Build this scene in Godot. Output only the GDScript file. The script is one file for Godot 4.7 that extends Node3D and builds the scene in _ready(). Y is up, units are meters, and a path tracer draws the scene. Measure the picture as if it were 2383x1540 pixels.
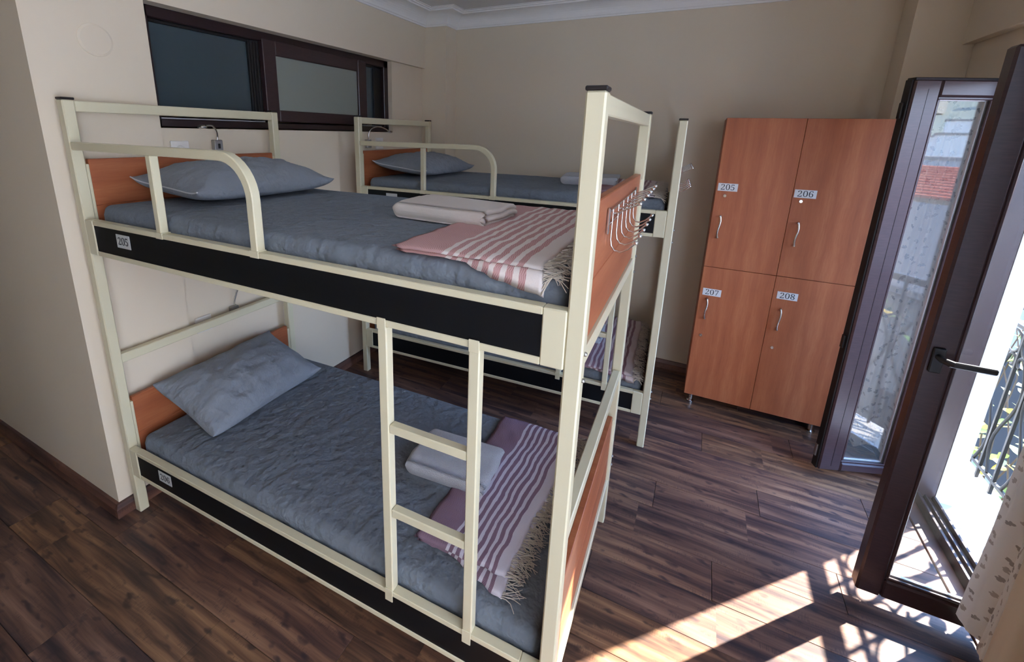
extends Node3D
# A four-bed dormitory room: two bunk beds, lockers and an open French door to a small balcony.
# x runs from the window wall with the bed heads to the balcony wall, y is up, -z is the far wall.

const BED_W := 0.975
var M := {}
var taken := {}
var rng := RandomNumberGenerator.new()
var noise := FastNoiseLite.new()

func _ready() -> void:
	rng.seed = 11
	noise.seed = 5
	noise.noise_type = FastNoiseLite.TYPE_SIMPLEX_SMOOTH
	noise.frequency = 1.0
	view_and_light()
	materials()
	shell()
	interior_window()
	balcony_door()
	outside()
	var near_bed := Transform3D(Basis(Vector3.UP, 0.0231), Vector3(0.0286, 0.0, 0.6579))
	var far_bed := Transform3D(Basis(Vector3.UP, 0.0558), Vector3(0.1083, 0.0, -0.8615))
	beds(near_bed, far_bed)
	bedding(near_bed, far_bed)
	lockers()
	wall_fittings()
	racks(near_bed, far_bed)
	curtains()

# ------------------------------------------------------------------ camera and light
func view_and_light() -> void:
	var cam := Camera3D.new()
	cam.name = "camera"
	var f := 1044.354
	cam.projection = Camera3D.PROJECTION_FRUSTUM
	cam.near = 0.05
	cam.far = 3000.0
	cam.size = 1540.0 / f * cam.near
	cam.frustum_offset = Vector2(90.06, -194.41) / f * cam.near
	cam.position = Vector3(2.2096, 1.7656, 1.5069)
	cam.rotation = Vector3(-0.2504, 0.4674, 0.025)
	add_child(cam)
	cam.current = true
	var we := WorldEnvironment.new()
	we.name = "environment"
	var e := Environment.new()
	e.background_mode = Environment.BG_SKY
	var sky := Sky.new()
	var sm := ProceduralSkyMaterial.new()
	sm.sky_top_color = Color(0.46, 0.62, 0.86)
	sm.sky_horizon_color = Color(0.86, 0.91, 0.97)
	sm.sky_curve = 0.14
	sm.ground_bottom_color = Color(0.42, 0.42, 0.42)
	sm.ground_horizon_color = Color(0.70, 0.72, 0.74)
	sm.sun_angle_max = 0.0
	sm.energy_multiplier = 1.0
	sky.sky_material = sm
	e.sky = sky
	e.background_energy_multiplier = 2.0
	e.tonemap_mode = Environment.TONE_MAPPER_LINEAR
	e.tonemap_exposure = 10.4
	e.sdfgi_enabled = true
	e.ssao_enabled = true
	e.ssil_enabled = true
	we.environment = e
	add_child(we)
	var sun := DirectionalLight3D.new()
	sun.name = "sun"
	sun.light_color = Color(1.0, 0.965, 0.92)
	sun.light_energy = 1.4
	sun.light_angular_distance = 0.6
	sun.shadow_enabled = true
	sun.sky_mode = DirectionalLight3D.SKY_MODE_LIGHT_ONLY
	add_child(sun)
	sun.look_at_from_position(Vector3.ZERO, Vector3(-0.553, -0.602, 0.577), Vector3.UP)

# ------------------------------------------------------------------ naming helpers
func numbered(called: String) -> String:
	var n: int = taken.get(called, 0)
	taken[called] = n + 1
	return called if n == 0 else "%s_%03d" % [called, n]

func thing(called: String, label: String, category: String, at := Transform3D(), group := "") -> Node3D:
	var o := Node3D.new()
	o.name = numbered(called)
	add_child(o)
	o.transform = at
	tag(o, label, category, group)
	return o

func tag(o: Node, label: String, category: String, group := "") -> Node:
	o.set_meta("label", label)
	o.set_meta("category", category)
	if group != "":
		o.set_meta("group", group)
	return o

func setting(called: String, label: String) -> Node3D:
	var o := Node3D.new()
	o.name = called
	add_child(o)
	o.set_meta("kind", "structure")
	o.set_meta("label", label)
	return o

func part(called: String, mesh: Mesh, mat: Material, parent: Node, at := Transform3D()) -> MeshInstance3D:
	var o := MeshInstance3D.new()
	o.name = called
	o.mesh = mesh
	o.transform = at
	if mat:
		o.material_override = mat
	parent.add_child(o, true)
	return o

func single(called: String, mesh: Mesh, mat: Material, label: String, category: String, at := Transform3D(), group := "") -> MeshInstance3D:
	var o := part(numbered(called), mesh, mat, self, at)
	tag(o, label, category, group)
	return o

func at(x: float, y: float, z: float) -> Transform3D:
	return Transform3D(Basis(), Vector3(x, y, z))

# ------------------------------------------------------------------ mesh helpers
func mb() -> SurfaceTool:
	var st := SurfaceTool.new()
	st.begin(Mesh.PRIMITIVE_TRIANGLES)
	return st

func done(st: SurfaceTool) -> ArrayMesh:
	st.generate_normals()
	st.index()
	return st.commit()

# points run counter-clockwise seen from outside
func tri(st: SurfaceTool, a: Vector3, b: Vector3, c: Vector3, ua := Vector2.ZERO, ub := Vector2.ZERO, uc := Vector2.ZERO) -> void:
	st.set_uv(ua); st.add_vertex(a)
	st.set_uv(uc); st.add_vertex(c)
	st.set_uv(ub); st.add_vertex(b)

func quad(st: SurfaceTool, a: Vector3, b: Vector3, c: Vector3, d: Vector3, ua := Vector2.ZERO, ub := Vector2.ZERO, uc := Vector2.ZERO, ud := Vector2.ZERO) -> void:
	tri(st, a, b, c, ua, ub, uc)
	tri(st, a, c, d, ua, uc, ud)

func face(st: SurfaceTool, p: Array, middle: Vector3) -> void:
	var n: Vector3 = (p[1] - p[0]).cross(p[2] - p[0])
	if n.dot(p[0] - middle) < 0.0:
		p.reverse()
	for i in range(1, p.size() - 1):
		tri(st, p[0], p[i], p[i + 1])

# chamfered box from corner lo to corner hi
func box(st: SurfaceTool, lo: Vector3, hi: Vector3, bevel := 0.003, x := Transform3D()) -> void:
	st.set_smooth_group(-1)
	var c := (lo + hi) / 2.0
	var h := (hi - lo).abs() / 2.0
	var b: float = minf(bevel, minf(h.x, minf(h.y, h.z)) * 0.49)
	var m: Vector3 = x * c
	var v := func(s: Vector3, flat: int) -> Vector3:
		var q := Vector3(h.x - b, h.y - b, h.z - b)
		q[flat] = h[flat]
		return x * (c + q * s)
	for k in 3:
		for s in [-1.0, 1.0]:
			var p := []
			for t in [[-1, -1], [1, -1], [1, 1], [-1, 1]]:
				var w := Vector3()
				w[k] = s
				w[(k + 1) % 3] = t[0]
				w[(k + 2) % 3] = t[1]
				p.append(v.call(w, k))
			face(st, p, m)
	if b <= 0.0:
		return
	for k in 3:
		var i := (k + 1) % 3
		var j := (k + 2) % 3
		for t in [[-1, -1], [1, -1], [1, 1], [-1, 1]]:
			var w0 := Vector3(); var w1 := Vector3()
			w0[k] = -1; w1[k] = 1
			w0[i] = t[0]; w1[i] = t[0]
			w0[j] = t[1]; w1[j] = t[1]
			face(st, [v.call(w0, i), v.call(w1, i), v.call(w1, j), v.call(w0, j)], m)
	for sx in [-1, 1]:
		for sy in [-1, 1]:
			for sz in [-1, 1]:
				var w := Vector3(sx, sy, sz)
				face(st, [v.call(w, 0), v.call(w, 1), v.call(w, 2)], m)

func box_mesh(lo: Vector3, hi: Vector3, bevel := 0.003) -> ArrayMesh:
	var st := mb()
	box(st, lo, hi, bevel)
	return done(st)

func boxes(list: Array, bevel := 0.003) -> ArrayMesh:
	var st := mb()
	for b in list:
		box(st, b[0], b[1], bevel)
	return done(st)

# smooth surface over an nu x nv grid; f(u, v) in 0..1 gives the point
func grid(st: SurfaceTool, nu: int, nv: int, f: Callable, flip := false, group := 0, uvf = null) -> void:
	st.set_smooth_group(group)
	var p := []
	var t := []
	for j in nv + 1:
		for i in nu + 1:
			var u := float(i) / nu
			var v := float(j) / nv
			p.append(f.call(u, v))
			t.append(uvf.call(u, v) if uvf != null else Vector2(u, v))
	for j in nv:
		for i in nu:
			var a := j * (nu + 1) + i
			var b := a + 1
			var c := a + nu + 2
			var d := a + nu + 1
			if flip:
				quad(st, p[a], p[d], p[c], p[b], t[a], t[d], t[c], t[b])
			else:
				quad(st, p[a], p[b], p[c], p[d], t[a], t[b], t[c], t[d])

# round tube along points
func tube(st: SurfaceTool, pts: Array, r: float, sides := 8, r_end := -1.0, caps := true) -> void:
	st.set_smooth_group(0)
	var n := pts.size()
	var up := Vector3(0.123, 0.9, 0.31).normalized()
	var rings := []
	for i in n:
		var t: Vector3 = (pts[mini(i + 1, n - 1)] - pts[maxi(i - 1, 0)]).normalized()
		var s := t.cross(up)
		if s.length() < 0.05:
			s = t.cross(Vector3.RIGHT)
		s = s.normalized()
		up = s.cross(t).normalized()
		var rr: float = r if r_end < 0.0 else lerpf(r, r_end, float(i) / (n - 1))
		var ring := []
		for k in sides:
			var a := TAU * k / sides
			ring.append(pts[i] + (s * cos(a) + up * sin(a)) * rr)
		rings.append(ring)
	for i in n - 1:
		for k in sides:
			var l := (k + 1) % sides
			quad(st, rings[i][k], rings[i + 1][k], rings[i + 1][l], rings[i][l])
	if caps:
		st.set_smooth_group(-1)
		for k in range(1, sides - 1):
			tri(st, rings[0][0], rings[0][k], rings[0][k + 1])
			tri(st, rings[n - 1][0], rings[n - 1][k + 1], rings[n - 1][k])

func tube_mesh(pts: Array, r: float, sides := 8, r_end := -1.0) -> ArrayMesh:
	var st := mb()
	tube(st, pts, r, sides, r_end)
	return done(st)

# profile of [radius, height] turned round y
func lathe(st: SurfaceTool, prof: Array, sides := 16, x := Transform3D()) -> void:
	for i in prof.size() - 1:
		st.set_smooth_group(i)
		for k in sides:
			var a := TAU * k / sides
			var b := TAU * (k + 1) / sides
			var p := func(q: Array, g: float) -> Vector3: return x * Vector3(cos(g) * q[0], q[1], sin(g) * q[0])
			quad(st, p.call(prof[i], a), p.call(prof[i + 1], a), p.call(prof[i + 1], b), p.call(prof[i], b))

func lathe_mesh(prof: Array, sides := 16, x := Transform3D()) -> ArrayMesh:
	var st := mb()
	lathe(st, prof, sides, x)
	return done(st)

func ball(st: SurfaceTool, c: Vector3, r: float, sides := 8) -> void:
	st.set_smooth_group(0)
	var f := func(u: float, v: float) -> Vector3:
		var th := v * PI
		return c + Vector3(sin(th) * cos(u * TAU), cos(th), sin(th) * sin(u * TAU)) * r
	grid(st, sides, sides / 2, f, true)

# rounded, softly uneven slab such as a mattress
func soft_box(lo: Vector3, hi: Vector3, r: float, cell: float, amp: float, seed_at: float, crown := 0.0) -> ArrayMesh:
	var st := mb()
	st.set_smooth_group(0)
	var c := (lo + hi) / 2.0
	var h := (hi - lo) / 2.0
	var shape := func(q: Vector3) -> Vector3:
		var inner := Vector3(clampf(q.x, -h.x + r, h.x - r), clampf(q.y, -h.y + r, h.y - r), clampf(q.z, -h.z + r, h.z - r))
		var out := q - inner
		var p := inner + (out.normalized() * r if out.length() > 0.0 else Vector3.ZERO)
		var w := noise.get_noise_3d(p.x * 3.0 + seed_at, p.y * 4.0, p.z * 3.0) + 0.5 * noise.get_noise_3d(p.x * 9.0, p.y * 7.0 + seed_at, p.z * 14.0)
		if q.y > h.y - 0.001:
			p.y += crown * (1.0 - pow(p.x / h.x, 4.0)) * (1.0 - pow(p.z / h.z, 4.0))
		return c + p + (out.normalized() if out.length() > 0.0 else Vector3.UP) * w * amp
	for k in 3:
		var i := (k + 1) % 3
		var j := (k + 2) % 3
		var ni := maxi(4, int(h[i] * 2.0 / cell))
		var nj := maxi(4, int(h[j] * 2.0 / cell))
		for s in [-1.0, 1.0]:
			var f := func(u: float, v: float) -> Vector3:
				var q := Vector3()
				q[k] = h[k] * s
				q[i] = (soft_t(u, r / h[i])) * h[i]
				q[j] = (soft_t(v, r / h[j])) * h[j]
				return shape.call(q)
			grid(st, ni, nj, f, s < 0.0)
	return done(st)

# -1..1, with samples gathered towards the ends where a rounding of share e lies
func soft_t(u: float, e: float) -> float:
	var k := 0.2
	e = minf(e * 1.02, 0.8)
	if u < k: return -1.0 + e * u / k
	if u > 1.0 - k: return 1.0 - e * (1.0 - u) / k
	return lerpf(-1.0 + e, 1.0 - e, (u - k) / (1.0 - 2.0 * k))

# ------------------------------------------------------------------ textures and materials
func picture(w: int, h: int, f: Callable) -> ImageTexture:
	var data := PackedByteArray()
	data.resize(w * h * 3)
	var k := 0
	for y in h:
		for x in w:
			var c: Color = f.call(x, y)
			data[k] = int(clampf(c.r, 0.0, 1.0) * 255.0)
			data[k + 1] = int(clampf(c.g, 0.0, 1.0) * 255.0)
			data[k + 2] = int(clampf(c.b, 0.0, 1.0) * 255.0)
			k += 3
	return ImageTexture.create_from_image(Image.create_from_data(w, h, false, Image.FORMAT_RGB8, data))

func noise_map(freq: float, size: int, seed_at: int, normal := true, bump := 4.0, octaves := 3) -> NoiseTexture2D:
	var n := FastNoiseLite.new()
	n.seed = seed_at
	n.frequency = freq
	n.fractal_octaves = octaves
	var t := NoiseTexture2D.new()
	t.width = size
	t.height = size
	t.seamless = true
	t.noise = n
	t.as_normal_map = normal
	t.bump_strength = bump
	return t

func mat(called: String, color: Color, rough: float, metal := 0.0, spec := 0.5) -> StandardMaterial3D:
	var m := StandardMaterial3D.new()
	m.resource_name = called
	m.albedo_color = color
	m.roughness = rough
	m.metallic = metal
	m.metallic_specular = spec
	M[called] = m
	return m

func relief(m: StandardMaterial3D, tex: Texture2D, strength: float, scale: float) -> void:
	m.normal_enabled = true
	m.normal_texture = tex
	m.normal_scale = strength
	m.uv1_triplanar = true
	m.uv1_scale = Vector3.ONE * scale

func pane(called: String, color: Color, alpha: float) -> StandardMaterial3D:
	var m := mat(called, Color(color.r, color.g, color.b, alpha), 0.0)
	m.transparency = BaseMaterial3D.TRANSPARENCY_ALPHA
	m.metallic_specular = 0.5
	return m

func hexc(s: String) -> Color:
	return Color.html(s)

func materials() -> void:
	mat("wall", hexc("e4d6be"), 0.85, 0.0, 0.3)
	mat("ceiling", hexc("e4e2dd"), 0.9, 0.0, 0.3)
	mat("cornice", hexc("f5f3ee"), 0.7, 0.0, 0.3)
	mat("facade", hexc("e6e6e2"), 0.9, 0.0, 0.3)
	mat("balcony_stone", hexc("d9d6d0"), 0.6)
	# cream powder coat
	mat("cream", hexc("ddd5b4"), 0.32)
	mat("black_cap", hexc("1c1718"), 0.5)
	mat("black_panel", hexc("0b0e12"), 0.55, 0.0, 0.35)
	mat("chrome", hexc("d8d8d6"), 0.16, 1.0)
	mat("steel", hexc("a9a9a6"), 0.38, 1.0)
	mat("white_plastic", hexc("eeeae2"), 0.4)
	mat("dark_plastic", hexc("17181a"), 0.4)
	mat("plate", hexc("d9dbd9"), 0.5)
	mat("bed_plate", hexc("c9ccc8"), 0.6)
	mat("ink", hexc("16181c"), 0.6)
	mat("iron", hexc("17191c"), 0.35, 0.6)
	mat("alu", hexc("c9ccd0"), 0.4, 0.7)
	# floor planks: dark walnut, four boards' worth of grain
	for k in 4:
		var m := mat("plank_%d" % k, Color.WHITE, 0.36, 0.0, 0.45)
		m.albedo_texture = plank_picture(k)
		m.texture_repeat = true
	# cherry laminate
	for dir in 2:
		var t := laminate_picture(dir)
		var m := mat("laminate_up" if dir == 0 else "laminate_along", Color.WHITE, 0.42, 0.0, 0.4)
		m.albedo_texture = t
		m.uv1_triplanar = true
		m.uv1_scale = Vector3.ONE * 1.15
	var edge := mat("laminate_edge", hexc("8a4d33"), 0.5)
	edge.metallic_specular = 0.4
	# brown foil on the window and door frames
	var foil_t := foil_picture()
	for dir in 2:
		var m := mat("foil" if dir == 0 else "foil_dark", Color.WHITE if dir == 0 else Color(0.75, 0.72, 0.75), 0.3, 0.0, 0.5)
		m.albedo_texture = foil_t
		m.uv1_triplanar = true
		m.uv1_scale = Vector3.ONE * 2.0
	var base_m := mat("baseboard", Color(0.95, 0.9, 0.9), 0.4)
	base_m.albedo_texture = M["plank_1"].albedo_texture
	base_m.uv1_triplanar = true
	base_m.uv1_scale = Vector3(0.8, 3.0, 0.8)
	mat("gasket", hexc("0e0f11"), 0.5)
	pane("glass", Color(0.9, 0.95, 0.95), 0.03)
	pane("dark_glass", Color(0.27, 0.33, 0.35), 0.85)
	var fr := mat("frosted", hexc("8f968c"), 0.35)
	fr.backlight_enabled = true
	fr.backlight = Color(0.3, 0.3, 0.3)
	# cloth
	var weave := noise_map(0.22, 512, 21, true, 6.0, 2)
	var creases := noise_map(0.012, 512, 31, true, 14.0, 4)
	var s := mat("sheet", hexc("777f88"), 0.95, 0.0, 0.2)
	relief(s, creases, 0.9, 2.2)
	s.rim_enabled = true
	s.rim = 0.25
	s.rim_tint = 0.5
	var pc := mat("pillow_case", hexc("8a9097"), 0.95, 0.0, 0.2)
	relief(pc, creases, 0.8, 2.6)
	pc.rim_enabled = true
	pc.rim = 0.25
	mat("piping", hexc("c9ccd0"), 0.9, 0.0, 0.2)
	relief(mat("terry", hexc("eceef2"), 1.0, 0.0, 0.1), noise_map(0.16, 512, 41, true, 18.0, 2), 1.0, 3.5)
	relief(mat("linen", hexc("e6ddd4"), 1.0, 0.0, 0.1), weave, 0.5, 4.0)
	mat("fringe", hexc("e0d6c8"), 1.0, 0.0, 0.1)
	for q in [["throw_rose", "cf9c99", "e9dfd8"], ["throw_plum", "8b6b7e", "e4dde6"], ["throw_dusk", "9a7480", "ddd0d2"]]:
		var m := mat(q[0], Color.WHITE, 1.0, 0.0, 0.1)
		m.albedo_texture = throw_picture(hexc(q[1]), hexc(q[2]))
		m.texture_repeat = false
	var fl := mat("floral", Color.WHITE, 1.0, 0.0, 0.1)
	fl.albedo_texture = floral_picture()
	fl.backlight_enabled = true
	fl.backlight = Color(0.85, 0.85, 0.85)
	var sh := mat("sheer", hexc("f4f3ef"), 1.0, 0.0, 0.1)
	sh.backlight_enabled = true
	sh.backlight = Color(1, 1, 1)
	var dr := mat("drape", hexc("cdc2ae"), 1.0, 0.0, 0.1)
	dr.backlight_enabled = true
	dr.backlight = Color(0.25, 0.22, 0.18)
	# outside
	mat("street", hexc("4a4d50"), 0.9)
	mat("hill", hexc("8c9588"), 1.0, 0.0, 0.2)
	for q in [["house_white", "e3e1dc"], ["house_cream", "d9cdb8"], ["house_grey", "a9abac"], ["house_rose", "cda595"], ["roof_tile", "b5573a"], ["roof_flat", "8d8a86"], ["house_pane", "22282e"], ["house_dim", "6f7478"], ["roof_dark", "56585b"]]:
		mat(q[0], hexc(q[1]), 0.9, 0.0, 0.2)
	for q in [["leaf_green", "4a7022"], ["leaf_lime", "82962a"], ["leaf_gold", "c0a01c"], ["leaf_dark", "2c4a22"]]:
		var m := mat(q[0], hexc(q[1]), 0.6)
		m.backlight_enabled = true
		m.backlight = Color(0.45, 0.45, 0.35)
		m.cull_mode = BaseMaterial3D.CULL_DISABLED
	mat("stem", hexc("4a3b2a"), 0.9)

func plank_picture(k: int) -> ImageTexture:
	var n := FastNoiseLite.new()
	n.seed = 70 + k
	n.frequency = 1.0
	n.fractal_octaves = 3
	n.fractal_gain = 0.4
	var light := hexc(["a07a60", "8f6b55", "a98260", "967462"][k])
	var mid := hexc(["735446", "674b40", "785844", "6b5045"][k])
	var dark := hexc(["3d3033", "362b2d", "43342f", "3a3034"][k])
	return picture(1024, 160, func(x: int, y: int) -> Color:
		var warp := n.get_noise_2d(x * 0.0022, y * 0.008) * 12.0
		var a := n.get_noise_2d(x * 0.0014, (y + warp) * 0.021)
		var b := n.get_noise_2d(x * 0.0030 + 40.0, (y + warp) * 0.10)
		var c := n.get_noise_2d(x * 0.012, y * 0.42 + 90.0)
		var t := 0.5 + 0.70 * a + 0.20 * b + 0.10 * c
		var col := mid.lerp(light, clampf((t - 0.5) * 1.9, 0.0, 1.0)).lerp(dark, clampf((0.5 - t) * 1.9, 0.0, 1.0))
		var knot := n.get_noise_2d(x * 0.009 + 200.0, y * 0.022)
		col = col.lerp(dark, clampf((knot - 0.35) * 2.6, 0.0, 0.85))
		var saw := n.get_noise_2d(x * 0.35, y * 0.03 + 300.0)
		if n.get_noise_2d(x * 0.006 + 70.0, y * 0.03 + 11.0) > 0.25 and saw > 0.2:
			col = col.lerp(dark, 0.3)
		return col)

func laminate_picture(dir: int) -> ImageTexture:
	var n := FastNoiseLite.new()
	n.seed = 17
	n.frequency = 1.0
	var a0 := hexc("bd7850")
	var a1 := hexc("a8613f")
	var a2 := hexc("8f5036")
	return picture(512, 512, func(x: int, y: int) -> Color:
		var across := float(x if dir == 0 else y)
		var along := float(y if dir == 0 else x)
		# fold the pattern so that it repeats without a step
		along = absf(along - 256.0)
		across = absf(across - 256.0)
		var w := n.get_noise_2d(across * 0.006, along * 0.003) * 9.0
		var t := 0.5 + 0.5 * n.get_noise_2d((across + w) * 0.022, along * 0.0025) * 0.8 + 0.16 * n.get_noise_2d((across + w) * 0.16, along * 0.008) + 0.10 * n.get_noise_2d(across * 0.6, along * 0.03)
		return a1.lerp(a0, clampf((t - 0.45) * 2.0, 0.0, 1.0)).lerp(a2, clampf((0.42 - t) * 2.0, 0.0, 1.0)))

func foil_picture() -> ImageTexture:
	var n := FastNoiseLite.new()
	n.seed = 23
	n.frequency = 1.0
	var a0 := hexc("443032")
	var a1 := hexc("302325")
	return picture(256, 256, func(x: int, y: int) -> Color:
		var xx := absf(x - 128.0)
		var yy := absf(y - 128.0)
		var t := 0.5 + 0.5 * n.get_noise_2d(xx * 0.02, yy * 0.25) + 0.3 * n.get_noise_2d(xx * 0.05 + 50.0, yy * 0.6)
		return a1.lerp(a0, clampf(t, 0.0, 1.0)))

# woven bath throw: u runs from the plain herringbone end to the fringed end, v along the stripes
func throw_picture(tint: Color, pale: Color) -> ImageTexture:
	return picture(512, 768, func(x: int, y: int) -> Color:
		var u := x / 512.0
		var zig := absf(fposmod(y / 12.0, 2.0) - 1.0) * 6.0
		var thread := fposmod(x + zig, 6.0) < 2.6
		var body := tint.lerp(pale, 0.42) if thread else tint.darkened(0.06)
		var fleck := 0.04 * noise.get_noise_2d(x * 0.4, y * 0.4)
		var c := body
		if u > 0.36:
			var k := (u - 0.36) / 0.52 * 7.0
			if k >= 7.0 or fposmod(k, 1.0) < 0.46:
				c = pale
			else:
				c = tint.darkened(0.10) if not thread else tint.lerp(pale, 0.3)
		return Color(c.r + fleck, c.g + fleck, c.b + fleck))

func floral_picture() -> ImageTexture:
	var sprigs := []
	var r := RandomNumberGenerator.new()
	r.seed = 77
	for i in 64:
		var a := r.randf() * TAU
		sprigs.append([Vector2((i % 8 + r.randf_range(0.2, 0.8)) * 64.0, (i / 8 + r.randf_range(0.2, 0.8)) * 64.0), a, r.randf_range(0.8, 1.25), r.randi() % 3])
	var im := Image.create_empty(512, 512, false, Image.FORMAT_RGB8)
	im.fill(hexc("e9e8e2"))
	for s in sprigs:
		for b in 5:
			var ang: float = s[1] + (b - 2) * 0.65
			var c: Vector2 = s[0] + Vector2(cos(ang), sin(ang)) * (10.0 if b != 2 else 2.0) * s[2]
			var col := hexc(["b4aea5", "a49f98", "bab3aa"][s[3]])
			for dy in range(-9, 10):
				for dx in range(-9, 10):
					var q := Vector2(dx, dy).rotated(-ang)
					if (q.x / 7.5) ** 2 + (q.y / 5.2) ** 2 < s[2]:
						im.set_pixel(posmod(int(c.x) + dx, 512), posmod(int(c.y) + dy, 512), col)
	return ImageTexture.create_from_image(im)

# ------------------------------------------------------------------ the room
const RX0 := -2.6
const RZ1 := 4.6
const CEIL := 2.70
const FARZ := -2.062

func shell() -> void:
	# floor boards run along x
	var fl := setting("floor", "dark walnut plank floor")
	part("underlay", box_mesh(Vector3(RX0 - 0.2, -0.15, FARZ - 0.2), Vector3(3.32, -0.012, RZ1 + 0.2), 0.0), M["gasket"], fl)
	var meshes := []
	for k in 24:
		meshes.append(plank_mesh(1.198, 0.1885, k))
	var row := 0
	var z := FARZ
	while z < RZ1:
		var x0 := -2.6 - fposmod(row * 0.47 + 0.31, 1.2)
		while x0 < 3.32:
			var a := maxf(x0, RX0)
			var b := minf(x0 + 1.2, 3.32)
			var k := rng.randi() % 4
			var cut_at := k + 4 * (rng.randi() % 6)
			var hidden := x0 + 1.2 < -0.02 and z + 0.19 < 0.6
			if b - a > 0.03 and not hidden:
				var mesh: Mesh = meshes[cut_at]
				if b - a < 1.199:
					mesh = plank_mesh(b - a - 0.002, 0.1885, cut_at)
				part("plank", mesh, M["plank_%d" % k], fl, at((a + b) / 2.0, rng.randf_range(-0.0004, 0.0004), z + 0.095))
			x0 += 1.2
		z += 0.19
		row += 1
	# wall with the bed heads: beam over a shallow recess, opening for the window
	var wl := setting("wall_left", "beige painted wall behind the bed heads")
	part("plaster", boxes([
		[Vector3(-0.14, 0, 0.285), Vector3(0, CEIL, 0.7047)],
		[Vector3(-0.14, 0, FARZ), Vector3(-0.035, 1.752, 0.285)],
		[Vector3(-0.14, 1.752, FARZ), Vector3(-0.035, 2.277, -1.472)],
		[Vector3(-0.14, 2.277, FARZ), Vector3(0, CEIL, 0.285)],
		[Vector3(-0.14, 0, FARZ), Vector3(0.2005, CEIL, -1.891)],
	], 0.0), M["wall"], wl)
	var wc := setting("wall_corridor", "shaded beige wall turning off into the entrance passage")
	part("plaster", box_mesh(Vector3(RX0 - 0.2, 0, 0.585), Vector3(-0.14, CEIL, 0.7047), 0.0), M["wall"], wc)
	part("plaster", box_mesh(Vector3(RX0 - 0.2, 0, 0.7047), Vector3(RX0, CEIL, RZ1 + 0.2), 0.0), M["wall"], wc)
	var wp := setting("wall_passage", "beige wall on the other side of the entrance passage")
	part("plaster", box_mesh(Vector3(RX0, 0, 1.66), Vector3(0.95, CEIL, 1.78), 0.0), M["wall"], wp)
	# dim room behind the window
	part("room_behind", boxes([
		[Vector3(-1.9, 0, FARZ), Vector3(-1.8, CEIL, 0.585)],
		[Vector3(-1.8, 0, FARZ - 0.1), Vector3(-0.14, CEIL, FARZ)],
		[Vector3(-1.8, -0.1, FARZ), Vector3(-0.14, 0, 0.585)],
	], 0.0), M["wall"], wl)
	var wb := setting("wall_back", "beige painted far wall behind the lockers")
	part("plaster", box_mesh(Vector3(-2.0, -0.1, FARZ - 0.2), Vector3(3.53, CEIL, FARZ), 0.0), M["wall"], wb)
	var wf := setting("wall_front", "beige wall opposite the far wall")
	part("plaster", box_mesh(Vector3(RX0 - 0.2, 0, RZ1), Vector3(3.53, CEIL, RZ1 + 0.2), 0.0), M["wall"], wf)
	# balcony wall: column and beam stand proud, two openings
	var wr := setting("wall_right", "beige balcony wall with column and beam")
	part("plaster", boxes([
		[Vector3(3.08, 0, FARZ), Vector3(3.53, CEIL, -1.84)],
		[Vector3(3.295, 2.262, -1.84), Vector3(3.53, CEIL, 0.62)],
		[Vector3(3.295, 2.60, 0.62), Vector3(3.53, CEIL, RZ1)],
		[Vector3(3.34, 0, -1.84), Vector3(3.53, 2.262, -1.36)],
		[Vector3(3.34, 2.10, -1.36), Vector3(3.53, 2.262, 0.62)],
		[Vector3(3.34, 0, -0.39), Vector3(3.53, 2.10, 0.62)],
		[Vector3(3.34, 0, 3.30), Vector3(3.53, 2.60, RZ1)],
	], 0.0), M["wall"], wr)
	part("outer_render", boxes([
		[Vector3(3.53, -12.0, FARZ - 0.2), Vector3(3.535, 3.1, -1.245)],
		[Vector3(3.53, -12.0, -0.46), Vector3(3.535, 3.1, 0.62)],
		[Vector3(3.53, 2.08, -1.245), Vector3(3.535, 3.1, -0.46)],
		[Vector3(3.53, 2.60, 0.62), Vector3(3.535, 3.1, RZ1 + 0.2)],
		[Vector3(3.53, -12.0, -1.245), Vector3(3.535, -0.26, -0.46)],
		[Vector3(3.462, 0, -1.36), Vector3(3.534, 2.10, -1.245)],
		[Vector3(3.462, 0, -0.46), Vector3(3.534, 2.10, -0.39)],
		[Vector3(3.53, -12.0, 0.62), Vector3(3.535, 0.0, RZ1 + 0.2)],
		[Vector3(3.53, 0, 3.30), Vector3(3.535, 2.6, RZ1 + 0.2)],
	], 0.0), M["facade"], wr)
	var ce := setting("ceiling", "white ceiling")
	part("plaster", box_mesh(Vector3(RX0 - 0.2, CEIL, FARZ - 0.2), Vector3(3.53, CEIL + 0.3, RZ1 + 0.2), 0.0), M["ceiling"], ce)
	# cornice: a cove between two fine mouldings, mitred round the pilaster
	var co := setting("trim_1", "white plaster cove cornice")
	var way := [Vector2(0.0, 0.7047), Vector2(0.0, -1.891), Vector2(0.2005, -1.891), Vector2(0.2005, FARZ), Vector2(3.08, FARZ), Vector2(3.08, -1.84), Vector2(3.295, -1.84), Vector2(3.295, RZ1), Vector2(RX0, RZ1), Vector2(RX0, 0.7047)]
	part("cove", cornice_mesh(way), M["cornice"], co)
	# baseboards
	var prof := [[0.0, 0.0], [0.022, 0.0], [0.022, 0.045], [0.012, 0.066], [0.0, 0.068]]
	var b1 := setting("baseboard_left", "brown wood baseboard under the bed heads")
	part("board", strip_mesh([Vector2(0.0, 0.7047), Vector2(0.0, 0.285)], prof, 1), M["baseboard"], b1)
	part("board", strip_mesh([Vector2(-0.035, 0.285), Vector2(-0.035, -1.891), Vector2(0.2005, -1.891), Vector2(0.2005, FARZ)], prof, 0), M["baseboard"], b1)
	var b2 := setting("baseboard_back", "brown wood baseboard along the far wall")
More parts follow.
